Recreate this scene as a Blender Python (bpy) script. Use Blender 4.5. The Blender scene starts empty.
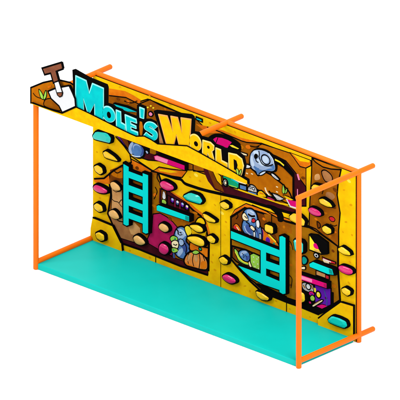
import bpy, bmesh, math, random
from mathutils import Vector

random.seed(7)
scene = bpy.context.scene
COL = scene.collection
R = math.radians

# ------------------------------------------------------------------ camera, world, lamps, exposure
S = 72.6                       # photo pixels per metre (the photograph is a parallel projection, 400 px wide)
AZ, EL = R(43.0), R(23.8)
fwd = Vector((-math.sin(AZ) * math.cos(EL), math.cos(AZ) * math.cos(EL), -math.sin(EL)))
cam_d = bpy.data.cameras.new("camera")
cam = bpy.data.objects.new("camera", cam_d)
COL.objects.link(cam)
cam_d.type = 'ORTHO'
cam_d.ortho_scale = 400.0 / S
cam_d.clip_end = 500
cam.rotation_euler = (R(90) - EL, 0, AZ)
target = Vector((2.53, 0.60, 1.607))
cam.location = target - fwd * 18
scene.camera = cam

world = bpy.data.worlds.new("World")
scene.world = world
world.use_nodes = True
bg = world.node_tree.nodes["Background"]
bg.inputs[0].default_value = (1, 1, 1, 1)
bg.inputs[1].default_value = 1.68


def lamp(name, loc, tgt, size, power, col=(1, 1, 1)):
    d = bpy.data.lights.new(name, 'AREA')
    d.shape = 'SQUARE'
    d.size = size
    d.energy = power
    d.color = col
    o = bpy.data.objects.new(name, d)
    COL.objects.link(o)
    o.location = loc
    o.rotation_euler = (Vector(tgt) - Vector(loc)).to_track_quat('-Z', 'Y').to_euler()
    return o


lamp("softbox_key", (-2.5, -6.5, 7.0), (2.4, 0.8, 1.0), 4.0, 1150)
lamp("added_side_fill", (11.0, -2.5, 6.5), (2.6, 0.6, 0.6), 4.0, 1500)  # unseen fill added on the right to wash out the floor shadow
lamp("softbox_top", (3.0, 0.5, 9.0), (2.5, 0.6, 0.0), 5.0, 760)

vs = scene.view_settings
vs.view_transform = 'Standard'
vs.look = 'None'
vs.exposure = 0.0
vs.gamma = 1.0

# ------------------------------------------------------------------ sizes, and a pixel of the photograph -> point on a plane of depth Y
L, D, ZR, RT = 4.95, 1.21, 0.105, 0.039        # length, depth, height of the rail axis, tube radius
ZT = 2.56                                      # height of the top rails
YW = D - 0.06                                  # front face of the climbing wall
CX, SX = S * math.cos(AZ), S * math.sin(AZ)
SE, CE = math.sin(EL), math.cos(EL)


def at(px, py, Y):
    X = (px - 36.0 - SX * Y) / CX
    Z = (269.0 + SX * SE * X - CX * SE * Y - py) / (S * CE)
    return (X, Z)


def pts_at(pts, Y):
    return [at(p[0], p[1], Y) for p in pts]


# ------------------------------------------------------------------ materials
ALB = 0.365


def lin(c):
    out = []
    for v in c:
        v /= 255.0
        out.append((v / 12.92 if v <= 0.04045 else ((v + 0.055) / 1.055) ** 2.4))
    return out


def material(name, rgb, rgb2=None, scale=6.0, rough=0.45, coat=0.0, bump=0.0, spec=0.0, amount=0.5, detail=4.0):
    m = bpy.data.materials.new(name)
    m.use_nodes = True
    nt = m.node_tree
    b = nt.nodes["Principled BSDF"]
    c = [max(0.0012, v * ALB) for v in lin(rgb)]
    b.inputs["Roughness"].default_value = rough
    b.inputs["Specular IOR Level"].default_value = spec
    b.inputs["Coat Weight"].default_value = coat
    b.inputs["Coat Roughness"].default_value = 0.12
    tc = nt.nodes.new("ShaderNodeTexCoord")
    nz = nt.nodes.new("ShaderNodeTexNoise")
    nz.inputs["Scale"].default_value = scale
    nz.inputs["Detail"].default_value = detail
    nz.inputs["Roughness"].default_value = 0.6
    nt.links.new(tc.outputs["Object"], nz.inputs["Vector"])
    rp = nt.nodes.new("ShaderNodeValToRGB")
    rp.color_ramp.elements[0].position = 0.5 - 0.22
    rp.color_ramp.elements[1].position = 0.5 + 0.22
    c2 = [max(0.0012, v * ALB) for v in lin(rgb2)] if rgb2 else [v * 0.9 for v in c]
    mixc = [c[i] * (1 - amount) + c2[i] * amount for i in range(3)]
    rp.color_ramp.elements[0].color = (*mixc, 1)
    rp.color_ramp.elements[1].color = (*c, 1)
    nt.links.new(nz.outputs["Fac"], rp.inputs["Fac"])
    nt.links.new(rp.outputs["Color"], b.inputs["Base Color"])
    if bump:
        bp = nt.nodes.new("ShaderNodeBump")
        bp.inputs["Strength"].default_value = bump
        bp.inputs["Distance"].default_value = 0.02
        n2 = nt.nodes.new("ShaderNodeTexNoise")
        n2.inputs["Scale"].default_value = scale * 0.8
        n2.inputs["Detail"].default_value = 2
        nt.links.new(tc.outputs["Object"], n2.inputs["Vector"])
        nt.links.new(n2.outputs["Fac"], bp.inputs["Height"])
        nt.links.new(bp.outputs["Normal"], b.inputs["Normal"])
    return m


M = {}
M['yellow'] = material("yellow_print", (248, 203, 0), (228, 170, 0), 5.0, 0.4, amount=1.0)
M['yellow_spot'] = material('darker_yellow_print', (222, 158, 2), (206, 140, 2), 8.0, 0.45)
M['yellow_pale'] = material('pale_yellow_print', (252, 224, 84), (250, 212, 50), 8.0, 0.45)
M['sign_yellow'] = material("sign_yellow_print", (246, 194, 2), (230, 160, 2), 14.0, 0.4, amount=0.8)
M['orange'] = material("orange_print", (232, 128, 20), (200, 86, 14), 9.0, 0.45, amount=0.9)
M['brown'] = material("earth_brown_print", (168, 96, 4), (134, 68, 4), 5.0, 0.45, amount=0.95)
M['brown_light'] = material("light_earth_print", (194, 112, 8), (170, 90, 6), 8.0, 0.45, amount=0.9)
M['brown_dark'] = material("dark_earth_print", (126, 64, 8), (92, 42, 10), 6.0, 0.45, amount=0.9)
M['ochre'] = material("ochre_print", (170, 112, 8), (136, 80, 8), 5.0, 0.45, amount=0.9)
M['maroon'] = material("maroon_print", (78, 20, 30), (48, 12, 22), 5.0, 0.45, amount=0.9)
M['magenta'] = material("crimson_print", (188, 28, 92), (150, 20, 70), 6.0, 0.45, amount=0.9)
M['stone'] = material("tan_stone_print", (216, 164, 104), (188, 128, 74), 8.0, 0.45, amount=0.9)
M['stone_brown'] = material("brown_stone_print", (176, 120, 72), (146, 92, 54), 8.0, 0.45, amount=0.9)
M['black'] = material("black_edge", (10, 5, 5), (14, 7, 7), 10.0, 0.7, spec=0.0)
M['blue'] = material("blue_fur_print", (90, 134, 190), (66, 104, 160), 10.0, 0.45, amount=0.8)
M['blue_pale'] = material("pale_blue_print", (168, 188, 218), (136, 160, 200), 10.0, 0.45, amount=0.8)
M['blue_dark'] = material("dark_blue_print", (62, 84, 150), (48, 62, 120), 10.0, 0.45)
M['cream'] = material("cream_print", (246, 228, 186), (232, 204, 156), 9.0, 0.45)
M['white'] = material("white_print", (222, 222, 224), (208, 210, 214), 6.0, 0.4)
M['ice'] = material('ice_blue_print', (206, 222, 240), (180, 202, 230), 10.0, 0.45)
M['cream_rim'] = material('cream_letter_rim', (252, 222, 128), (248, 204, 100), 9.0, 0.35)
M['grey'] = material("grey_print", (186, 182, 180), (150, 146, 150), 9.0, 0.45)
M['lime'] = material("lime_print", (158, 208, 78), (128, 180, 60), 9.0, 0.45)
M['green'] = material("green_print", (20, 164, 112), (14, 138, 92), 9.0, 0.45)
M['purple'] = material("purple_print", (98, 28, 168), (76, 20, 140), 7.0, 0.45)
M['red'] = material("red_print", (206, 40, 50), (176, 28, 40), 7.0, 0.45)
M['pink_flat'] = material("pink_print", (220, 16, 118), (196, 12, 98), 7.0, 0.45)
M['pink_pale'] = material("pale_pink_print", (246, 140, 182), (236, 110, 164), 7.0, 0.45)
M['pumpkin'] = material("pumpkin_print", (238, 150, 70), (216, 116, 44), 8.0, 0.45, amount=0.9)
M['lemon'] = material("lemon_print", (250, 226, 50), (240, 200, 30), 8.0, 0.45)
M['handle'] = material("handle_brown_print", (142, 86, 60), (112, 62, 44), 12.0, 0.45, amount=0.9)
M['teal_letter'] = material("teal_letter_face", (2, 198, 196), (2, 172, 182), 9.0, 0.35, amount=0.8)
M['teal_rim'] = material("pale_teal_letter_rim", (160, 244, 238), (120, 236, 230), 9.0, 0.35)
M['gold_letter'] = material("gold_letter_face", (246, 192, 2), (240, 166, 2), 9.0, 0.35, amount=0.8)
M['gold_rim'] = material("salmon_letter_rim", (246, 178, 92), (238, 140, 84), 9.0, 0.35)
M['tube'] = material("orange_tube_paint", (255, 120, 4), (248, 108, 2), 3.0, 0.4, spec=0.06)
M['cap'] = material("tube_end_cap", (226, 108, 34), (214, 98, 30), 3.0, 0.5)
M['mat'] = material("teal_vinyl", (0, 200, 188), (0, 186, 172), 1.6, 0.42, bump=0.05, spec=0.03)  # mottled teal puts the wall's faint reflection into the colour
M['teal'] = material("teal_panel_paint", (0, 212, 206), (0, 204, 198), 5.0, 0.35)
M['teal_dark'] = material("dark_teal_paint", (14, 150, 140), (10, 130, 124), 5.0, 0.4)
M['grip_yellow'] = material("yellow_grip_resin", (246, 202, 30), (234, 176, 14), 14.0, 0.3, coat=0.25, bump=0.05)
M['grip_teal'] = material("teal_grip_resin", (4, 200, 186), (2, 184, 170), 14.0, 0.25, coat=0.35)
M['grip_pink'] = material("pink_grip_resin", (214, 8, 108), (196, 6, 92), 12.0, 0.25, coat=0.45)
M['grip_tan'] = material("tan_grip_resin", (226, 176, 102), (208, 150, 76), 14.0, 0.35, coat=0.2)
M['floor'] = None
mf = bpy.data.materials.new("white_studio_floor")
mf.use_nodes = True
b_ = mf.node_tree.nodes["Principled BSDF"]
b_.inputs["Base Color"].default_value = (0.9, 0.9, 0.9, 1)
b_.inputs["Roughness"].default_value = 0.9
b_.inputs["Specular IOR Level"].default_value = 0.0
M['floor'] = mf


# ------------------------------------------------------------------ mesh helpers
def crom(pts, n=4, closed=True):
    out = []
    N = len(pts)
    rng = range(N) if closed else range(N - 1)
    for i in rng:
        if closed:
            p0, p1, p2, p3 = pts[i - 1], pts[i], pts[(i + 1) % N], pts[(i + 2) % N]
        else:
            p0, p1, p2, p3 = pts[max(i - 1, 0)], pts[i], pts[i + 1], pts[min(i + 2, N - 1)]
        for k in range(n):
            t = k / n
            out.append(tuple(0.5 * ((2 * p1[a]) + (-p0[a] + p2[a]) * t + (2 * p0[a] - 5 * p1[a] + 4 * p2[a] - p3[a]) * t * t
                                    + (-p0[a] + 3 * p1[a] - 3 * p2[a] + p3[a]) * t ** 3) for a in (0, 1)))
    if not closed:
        out.append(tuple(pts[-1]))
    return out


def ell(cx, cy, rx, ry, rot=0.0, n=24):
    """an ellipse in photo pixels, sheared as the wall is"""
    c, s = math.cos(R(rot)), math.sin(R(rot))
    o = []
    for k in range(n):
        a = 2 * math.pi * k / n
        x, y = rx * math.cos(a), ry * math.sin(a)
        x, y = x * c - y * s, x * s + y * c
        o.append((cx + x, cy + y + 0.376 * x))
    return o


def area(p):
    return 0.5 * sum(p[i][0] * p[(i + 1) % len(p)][1] - p[(i + 1) % len(p)][0] * p[i][1] for i in range(len(p)))


def offset(p, d):
    """move a closed outline outwards by d with mitred corners"""
    sg = 1 if area(p) > 0 else -1
    out = []
    N = len(p)
    for i in range(N):
        a, b, c = Vector(p[i - 1]), Vector(p[i]), Vector(p[(i + 1) % N])
        u, v = b - a, c - b
        if u.length < 1e-9 or v.length < 1e-9:
            out.append(tuple(b)); continue
        u.normalize(); v.normalize()
        n1, n2 = Vector((u.y, -u.x)) * sg, Vector((v.y, -v.x)) * sg
        n = n1 + n2
        if n.length < 1e-6:
            n = n1.copy()
        n.normalize()
        k = d / max(0.62, n.dot(n1))
        out.append((b.x + n.x * k, b.y + n.y * k))
    return out


class MB:
    def __init__(self):
        self.bm = bmesh.new()
        self.mats = []

    def mi(self, m):
        if m not in self.mats:
            self.mats.append(m)
        return self.mats.index(m)

    def face(self, vs, mi, smooth=False):
        try:
            f = self.bm.faces.new(vs)
        except ValueError:
            return
        f.material_index = mi
        f.smooth = smooth

    def prism(self, p, yf, yb, m, back=True, side=None):
        mi = self.mi(m)
        ms = self.mi(side) if side else mi
        a = [self.bm.verts.new((x, yf, z)) for x, z in p]
        b = [self.bm.verts.new((x, yb, z)) for x, z in p]
        N = len(p)
        self.face(a, mi)
        if back:
            self.face(list(reversed(b)), ms)
        for i in range(N):
            j = (i + 1) % N
            self.face((a[i], b[i], b[j], a[j]), ms)

    def loft(self, rings, m, smooth=True, cap=True):
        """rings: list of (outline, y)"""
        mi = self.mi(m)
        vs = [[self.bm.verts.new((x, y, z)) for x, z in p] for p, y in rings]
        for k in range(len(vs) - 1):
            N = len(vs[k])
            for i in range(N):
                j = (i + 1) % N
                self.face((vs[k][i], vs[k][j], vs[k + 1][j], vs[k + 1][i]), mi, smooth)
        if cap:
            self.face(vs[-1], mi, False)
            self.face(list(reversed(vs[0])), mi, False)

    def ribbon(self, p, w, yf, yb, m, closed=False):
        N = len(p)
        l, r = [], []
        for i in range(N):
            b = Vector(p[i])
            a = Vector(p[i - 1]) if (closed or i > 0) else None
            c = Vector(p[(i + 1) % N]) if (closed or i < N - 1) else None
            u = (b - a) if a is not None else (c - b)
            v = (c - b) if c is not None else (b - a)
            if u.length < 1e-9: u = v
            if v.length < 1e-9: v = u
            u = u.normalized(); v = v.normalized()
            n1 = Vector((-u.y, u.x)); n2 = Vector((-v.y, v.x))
            n = n1 + n2
            if n.length < 1e-6: n = n1.copy()
            n.normalize()
            k = w / 2 / max(0.6, n.dot(n1))
            l.append((b.x + n.x * k, b.y + n.y * k)); r.append((b.x - n.x * k, b.y - n.y * k))
        mi = self.mi(m)
        mk = lambda q, y: self.bm.verts.new((q[0], y, q[1]))
        lf, rf = [mk(q, yf) for q in l], [mk(q, yf) for q in r]
        lb, rb = [mk(q, yb) for q in l], [mk(q, yb) for q in r]
        E = N if closed else N - 1
        for i in range(E):
            j = (i + 1) % N
            self.face((lf[i], lf[j], rf[j], rf[i]), mi)
            self.face((lf[i], lb[i], lb[j], lf[j]), mi)
            self.face((rf[i], rf[j], rb[j], rb[i]), mi)
        if not closed:
            self.face((lf[0], rf[0], rb[0], lb[0]), mi)
            self.face((lf[-1], lb[-1], rb[-1], rf[-1]), mi)

    def tube(self, a, b, r, m, seg=28, cap_mat=None, bev=0.012):
        a, b = Vector(a), Vector(b)
        d = (b - a).normalized()
        up = Vector((0, 0, 1)) if abs(d.z) < 0.9 else Vector((1, 0, 0))
        u = d.cross(up).normalized(); v = d.cross(u).normalized()
        mi = self.mi(m)
        prof = [(0.0, r * 0.82), (bev * 0.35, r * 0.95), (bev, r)]
        st = [(a + d * t, rr) for t, rr in prof] + [(b - d * t, rr) for t, rr in reversed(prof)]
        rings = []
        for c, rr in st:
            rings.append([self.bm.verts.new(c + (u * math.cos(2 * math.pi * k / seg) + v * math.sin(2 * math.pi * k / seg)) * rr) for k in range(seg)])
        for q in range(len(rings) - 1):
            for k in range(seg):
                j = (k + 1) % seg
                self.face((rings[q][k], rings[q][j], rings[q + 1][j], rings[q + 1][k]), mi, True)
        self.face(list(reversed(rings[0])), mi)
        self.face(rings[-1], mi)

    def box(self, x0, x1, y0, y1, z0, z1, m):
        self.prism([(x0, z0), (x1, z0), (x1, z1), (x0, z1)], y0, y1, m)

    def build(self, name, parent=None, bevel=0.0, loc=None):
        bmesh.ops.recalc_face_normals(self.bm, faces=self.bm.faces)
        me = bpy.data.meshes.new(name)
        if loc is not None:
            bmesh.ops.translate(self.bm, verts=self.bm.verts, vec=-Vector(loc))
        self.bm.to_mesh(me)
        self.bm.free()
        for m in self.mats:
            me.materials.append(m)
        o = bpy.data.objects.new(name, me)
        COL.objects.link(o)
        if loc is not None:
            o.location = loc
        if parent:
            o.parent = parent
        if bevel:
            md = o.modifiers.new("bevel", 'BEVEL')
            md.width = bevel; md.segments = 2; md.limit_method = 'ANGLE'
        return o


def thing(name, label, cat, loc=(0, 0, 0), group=None):
    o = bpy.data.objects.new(name, None)
    COL.objects.link(o)
    o.empty_display_size = 0.1
    o.location = loc
    o['label'] = label
    o['category'] = cat
    if group:
        o['group'] = group
    return o


def attach(o, parent):
    """parent without moving: parts are built in world coordinates, things are only translated"""
    o.parent = parent
    o.location = Vector(o.location) - parent.location
    return o


class Art:
    """flat painted cut-outs in photo pixels, each a hair in front of the one before"""
    def __init__(self, name, base_mm, parent, y0=None, step=0.22):
        self.name, self.base, self.parent = name, base_mm, parent
        self.y0 = YW if y0 is None else y0
        self.k = 0
        self.step = step
        self.mb = MB()

    def y(self):
        self.k += 1
        return self.y0 - (self.base + self.k * self.step) / 1000.0

    def fill(self, p, m, smooth=0, line=0.0, lm='black'):
        q = crom(p, smooth) if smooth else list(p)
        yf = self.y()
        self.mb.prism(pts_at(q, yf), yf, self.y0 - 0.0002, M[m], back=False)
        if line:
            yl = self.y()
            self.mb.ribbon(pts_at(q, yl), line * 1.25 / 60.0, yl, self.y0 - 0.0002, M[lm], closed=True)
        return self

    def line(self, p, w=0.8, m='black', smooth=0, closed=False):
        q = crom(p, smooth, closed) if smooth else list(p)
        yf = self.y()
        self.mb.ribbon(pts_at(q, yf), w * (1.25 if w > 0.4 else 0.6) / 60.0, yf, self.y0 - 0.0002, M[m], closed=closed)
        return self

    def dot(self, cx, cy, r, m, line=0.0, ry=None):
        return self.fill(ell(cx, cy, r, ry or r, 0, 18), m, 0, line)

    def build(self):
        return self.mb.build(self.name, self.parent)


# ------------------------------------------------------------------ the surface it stands on
mb = MB()
mb.face([mb.bm.verts.new(v) for v in ((-60, -60, 0), (60, -60, 0), (60, 60, 0), (-60, 60, 0))], mb.mi(M['floor']))
fl = mb.build("floor")
fl['kind'] = "structure"

# ------------------------------------------------------------------ mat
mb = MB()
x0, x1, y0, y1, zt = 0.012, L - 0.042, 0.0, YW - 0.002, 0.088
mb.box(x0, x1, y0, y1, 0.002, zt, M['mat'])
mat = mb.build("play_mat", bevel=0.008)
mat['label'] = "long teal padded floor mat lying inside the orange tube frame"
mat['category'] = "floor mat"

# ------------------------------------------------------------------ tube frame
fr = thing("tube_frame", "bright orange round tube frame with posts and overhanging cross rails around the teal mat", "frame", (0, 0, 0))


def tube(name, a, b, par=fr):
    q = MB()
    q.tube(a, b, RT, M['tube'])
    o = q.build(name, par)
    return o


def disc_cap(c, d, par):
    q = MB()
    c, d = Vector(c), Vector(d)
    q.tube(c - d * 0.004, c + d * 0.006, RT * 0.8, M['cap'], bev=0.003)
    o = q.build("end_cap", par)
    return o


EXT = 0.30
p = tube("post", (0, 0, 0.001), (0, 0, ZT - 0.01)); disc_cap((0, 0, 0.001), (0, 0, -0.0), p) if False else None
tube("post", (L, 0, 0.001), (L, 0, ZT + 0.01))
tube("post", (L, D, 0.001), (L, D, ZT + 0.01))
tube("post", (0, D, 0.001), (0, D, ZT - 0.01))
tube("post", (L / 2, D, 0.001), (L / 2, D, ZT - 0.01))
tube("back_rail", (-0.02, D, ZT - 0.002), (L + 0.02, D, ZT - 0.002))
for X in (0.0, L / 2, L):
    r = tube("cross_rail", (X, -0.034, ZT + 0.002), (X, D + EXT, ZT + 0.002))
    disc_cap((X, D + EXT, ZT + 0.002), (0, 1, 0), r)
for X in (0.0, L):
    r = tube("floor_rail", (X, -0.02, ZR), (X, D + EXT, ZR))
    disc_cap((X, D + EXT, ZR), (0, 1, 0), r)

# ------------------------------------------------------------------ climbing wall with its mural
wall = thing("climbing_wall", "long yellow and brown climbing wall panel printed with an underground burrow mural", "climbing wall", (0, 0, 0))
mb = MB()
mb.prism([(0, 0.02), (L, 0.02), (L, ZT - 0.01), (0, ZT - 0.01)], YW, D - 0.041, M['yellow'], side=M['black'])
mb.build("panel", wall)

# --- small printed spots on the yellow, then the earth regions of the mural
a = Art("pebble_artwork", 0.2, wall, step=0.01)
rs = random.Random(3)
for x, y in ((97, 152), (108, 147), (120, 158), (100, 198), (104, 224), (130, 250.5), (150, 257.5), (213, 255), (225, 235), (226, 222), (215, 270), (212, 262), (245, 286), (250, 291),
             (276, 301), (190, 177), (200, 181), (172, 163), (215, 205), (243, 201), (230, 199), (344, 190), (351, 205), (346, 222), (352, 235), (343, 232), (350, 262), (349, 283), (290, 309),
             (310, 317), (120, 87), (150, 96.5), (170, 105), (210, 123), (235, 132), (304, 205), (303, 185)):
    a.fill(ell(x, y, rs.uniform(0.7, 1.7), rs.uniform(0.6, 1.2), rs.uniform(-40, 40), 14), 'yellow_spot')
for x, y in ((345, 177), (349, 181), (222, 213), (107, 157), (198, 197.5), (276, 207), (196, 175)):
    a.fill(ell(x, y, 2.0, 1.5, 20, 16), 'yellow_pale')
a.build()
a = Art("earth_artwork", 0.4, wall, step=0.06)
a.fill([(100, 88), (112, 92), (126, 95), (138, 102), (148, 99), (158, 103), (176, 111), (196, 119), (206, 129), (213, 132), (222, 133), (242, 141),
        (262, 144), (275, 149), (288, 155), (298, 167), (306, 168), (306, 198), (300, 209), (262, 198), (240, 190), (215, 178), (180, 165),
        (150, 150), (115, 134), (100, 120)], 'brown', line=0.8)
a.fill([(107, 88), (125, 91), (133, 95), (141, 100), (139, 104), (126, 97.5), (109, 95)], 'orange', line=0.0)
a.line([(109, 95.5), (126, 97.5), (139, 104), (150, 99.5), (160, 105), (180, 113)], 0.9)
a.fill([(196, 124), (206, 126), (222, 130), (242, 138), (262, 142.5), (262, 144), (242, 141), (222, 133), (207, 133)], 'orange')
a.line([(207, 127), (222, 132.5), (242, 141), (247, 142.4), (262, 143.4), (276, 148.5), (289, 153.5)], 0.9)
# beam at the right of the digging burrow
a.fill([(262, 144), (275, 148), (290, 153), (294, 158), (300, 166), (306, 168), (306, 190), (298, 178), (288, 163), (272, 154), (256, 147)], 'brown_light', line=0.7)
a.fill([(290, 152.5), (311, 160.5), (311, 165.5), (306, 168), (300, 166.5), (294, 158)], 'orange', line=0.8)
a.fill([(292, 153.6), (310, 160.4), (309, 162.5), (300, 161)], 'yellow')
a.fill([(256, 149.5), (266, 152), (276, 156), (286, 161), (295, 172), (306, 187), (306, 206), (296, 206), (294, 192), (293, 177), (284, 167), (272, 160), (262, 154)], 'maroon', line=1.0)
a.fill([(259, 151), (274, 156), (285, 161), (294.5, 173), (294.5, 204), (292.5, 204), (292.5, 177), (283, 167.5), (270, 160)], 'black')
a.fill([(272, 161), (283, 168), (292, 178), (292, 203), (284, 199), (278, 186), (273, 175)], 'brown_light')
a.line([(297.5, 174), (299.3, 180)], 1.6, 'pink_pale')
a.line([(297.5, 189), (297.5, 196)], 0.8, 'pink_pale')
# maroon tunnel floor under the train and the black line below it
a.fill([(203, 165), (209, 169), (216, 179), (224, 185), (240, 191), (258, 197), (278, 203), (297, 210), (297, 214), (280, 209), (262, 203.5), (245, 198.5), (228, 194.5), (215, 190), (208, 181), (204, 172)], 'maroon')
a.line([(157.5, 172), (166, 175), (175, 178), (181, 179.5), (185, 183.5), (193, 186.5), (205, 190.2), (225, 194.8), (245, 199.5), (264, 205.5), (280, 210), (298, 215)], 2.2, smooth=4)
# left burrow
a.line([(161, 180), (167, 190), (176, 196.5), (187, 203), (195, 210), (202, 216), (207, 228), (210, 243)], 3.4, 'orange', smooth=3)
a.line([(92.9 + 3, 178), (104, 177.5), (113, 170.5), (122, 165), (131, 161.5)], 2.2, 'yellow_spot')
a.line([(110, 196), (108, 214), (113, 225)], 2.4, 'yellow_spot')
a.fill([(109.5, 174), (113, 171.5), (122, 166), (131, 163), (142, 165), (152, 171), (158, 172), (161, 181), (166, 190), (176, 197), (186, 203), (194, 211), (201, 216), (206, 228),
        (209, 243), (208.5, 270), (180, 263), (157, 252), (140, 244), (121, 243), (113, 225), (108, 214), (111, 195), (109, 180)], 'brown', line=1.7)
a.fill([(110, 170), (121, 166), (124, 166), (124, 184), (118, 182), (111, 184)], 'brown_dark')
a.fill([(112, 171), (123, 168), (123, 178), (113, 176)], 'brown_light', smooth=3)
a.fill([(153, 178), (158, 176), (161, 186), (166, 192), (160, 204), (154, 210)], 'ochre', smooth=3)
a.fill([(104, 178), (109, 174), (110, 184), (97, 183.5), (94, 181), (94, 178.5)], 'orange')
a.fill([(131, 159), (141, 164), (152, 171), (147, 176), (131, 170)], 'orange', line=0.8)
a.fill([(111, 184), (122, 189), (123, 224), (119, 222), (111, 212), (112, 196)], 'stone', line=0.6)
a.line([(111, 198), (114, 201), (118, 202), (122, 207)], 0.6)
a.line([(119, 203), (121, 200), (123, 200)], 0.6)
a.line([(113, 190), (116, 192), (121, 191)], 0.5)
a.fill([(109, 214), (119, 221), (128, 223), (140, 229), (141, 238), (134, 243), (120, 238), (114, 227)], 'stone_brown', line=0.8)
a.fill([(134, 222), (140, 228), (141, 237), (131, 234), (128, 226)], 'stone')
a.fill([(153, 214), (160, 213), (167, 217), (173, 222), (178, 228), (178, 240), (172, 256), (150, 246), (147, 240), (152, 228)], 'magenta', line=0.8)
a.fill([(113, 226), (120, 238), (133, 242), (146, 242), (158, 249), (175, 258), (190, 263), (208, 269), (208, 274.5), (180, 266.3), (157, 257), (135, 248), (121, 243.5)], 'maroon', line=0.6)
a.line([(112, 224.5), (116, 232), (121, 243), (140, 249.5), (157, 256.5), (180, 265.8), (208, 275)], 1.6)
# the dark top of the wall between sign and burrow
a.fill([(116, 135), (122, 135), (128, 140), (133, 147), (131, 153)], 'purple', line=0.8)
a.fill([(119, 136), (126, 138), (131, 145), (131, 152), (126, 146)], 'brown_dark', line=0.6)
a.fill([(128, 140), (150, 148), (160, 152), (187, 163), (187, 168), (160, 161), (148, 160), (142, 158), (132, 154)], 'maroon', line=0.9)
a.fill([(144, 146), (150, 148.5), (150, 154), (144, 153)], 'black')
a.fill([(150, 148), (156, 150.5), (156, 155), (150, 153)], 'ochre')
a.line([(161, 152), (178, 158.5)], 0.8)
a.line([(160, 154), (176, 160)], 0.6, 'cream')
a.fill([(153, 171), (159, 167), (170, 169), (187, 171), (182, 177.5), (172, 176), (160, 173)], 'orange', line=0.8)
a.fill([(158, 169), (170, 170), (178, 172), (170, 173), (160, 171)], 'yellow')
a.fill([(186, 162), (193, 164.5), (193, 170), (186, 170)], 'brown', line=0.7)
a.line([(131, 156), (141, 163), (153, 171), (158, 172.5)], 0.9)
a.line([(130, 155), (131.5, 163)], 1.0)
a.line([(115.5, 136.5), (124, 146), (130.5, 155)], 1.0)
a.line([(94, 178.8), (104, 178.3), (113, 171), (122, 165.5), (130.5, 163)], 1.2)
a.line([(193, 171), (204, 171.5)], 0.7)
a.fill([(206, 165), (211, 168), (222, 187), (224, 192), (215, 188)], 'brown_dark')
a.fill([(211, 167), (221, 176), (222, 186), (217, 181)], 'yellow', line=0.7)
# right burrow and its orange lip
a.fill([(231, 216), (235, 209.5), (246, 203.5), (262, 209), (290, 219.5), (309, 226), (309, 229), (285, 222), (262, 214), (245, 208.5)], 'orange', line=0.6)
a.fill([(231, 217), (245, 208), (262, 213), (285, 221), (300, 225), (309, 227), (322, 234), (338, 245), (338, 270), (340, 300.5), (326, 309.5), (318, 314), (300, 306.5), (287, 302),
        (262, 292), (250, 281), (240, 270), (231, 259)], 'ochre', line=1.7)
a.fill([(232, 218), (245, 209), (262, 214), (281, 221), (286, 232), (280, 256), (232, 234)], 'brown_dark')
a.fill([(264, 214), (284, 221.5), (292, 230), (289, 262), (282, 250), (276, 236)], 'brown', smooth=3)
a.fill([(258, 283), (268, 287), (280, 293), (297, 300.5), (297, 305), (285, 301.5), (266, 294), (255, 284)], 'black')
a.line([(231, 259), (240, 269), (250, 279), (258, 285), (270, 292)], 1.2)
# bold black swoosh on the yellow above the right burrow
a.fill([(266, 205), (274, 206), (281, 211), (284, 219), (282, 222), (278, 221), (277, 216), (273, 211)], 'black', smooth=3)
a.line([(252, 205), (266, 211), (280, 219.5)], 0.8)
# right hand tall earth column
a.fill([(312, 158), (341, 169.5), (338, 183), (337, 195), (340, 213), (338.5, 230), (338.5, 247), (322, 235), (309, 226.5), (310, 200), (311.5, 176)], 'brown', line=1.0)
a.fill([(314, 159), (341, 169.2), (330, 168.8), (320, 165)], 'brown_light')
a.line([(312, 158.5), (316, 162.5), (323, 167), (331, 169), (341, 169.7)], 1.0)
a.line([(309, 226), (316, 229), (323, 235), (331, 240.5), (339, 247)], 1.0)
a.fill([(321.5, 172), (325, 170), (330, 173.5), (332.5, 178), (331, 182), (325, 181)], 'stone_brown', smooth=3, line=0.9)
a.fill([(315, 175), (319, 174), (320, 179), (315, 180)], 'stone', smooth=3)
a.fill([(327, 192), (332, 193), (335, 197), (331, 200), (326, 196)], 'stone_brown', smooth=3)
a.fill([(329, 217.5), (332, 216.5), (335, 219), (334, 221.5), (331, 221)], 'red', smooth=3, line=0.6)
a.fill([(317, 221.5), (320, 223.5), (320.5, 227), (318, 228)], 'brown_dark', smooth=2, line=0.8)
a.fill([(287, 232), (296, 236), (296, 300), (287, 297)], 'ochre')
# yellow flats standing on the burrow floor at the right
a.line([(220.6, 189), (220.6, 287)], 0.35)
a.line([(155.6, 256), (155.6, 263)], 0.5)
a.line([(286.4, 303), (286.4, 313)], 0.5)
a.line([(157.5, 172), (157, 178), (159, 182)], 0.8)
a.line([(186, 203), (193, 210.5), (201, 216)], 1.0)
for k, (x, y) in enumerate(((116, 175), (137, 168), (155, 195), (154, 206), (170, 219), (182, 220), (195, 213), (238, 221), (264, 219), (277, 226), (284, 227), (291, 246), (291, 265), (290, 285),
                            (318, 190), (325, 213), (334, 207), (316, 219), (330, 236), (333, 251), (334, 286), (320, 267), (118, 99), (128, 102), (165, 109), (241, 147), (248, 147), (300, 172),
                            (303, 178), (335, 232), (314, 205), (335, 190))):
    a.fill(ell(x, y, rs.uniform(1.2, 2.6), rs.uniform(1.0, 2.0), rs.uniform(-40, 40), 16), ('brown_light', 'brown_dark', 'orange')[(k * 7) % 3 if k % 5 else 0])
for q in ([(113, 170), (117, 173), (121, 171)], [(137, 101), (131, 103), (124, 101)], [(318, 186), (323, 189), (322, 194)], [(330, 224), (334, 226), (337, 225)], [(236, 212), (238, 216), (236, 219)],
          [(288, 240), (291, 243), (293, 250)], [(289, 275), (292, 279), (291, 288)], [(155, 187), (157, 192), (154, 199)], [(250, 146), (255, 147), (259, 146.5)], [(272, 180), (276, 183), (281, 183)]):
    a.line(q, 0.55, smooth=4)
a.build()

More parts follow.
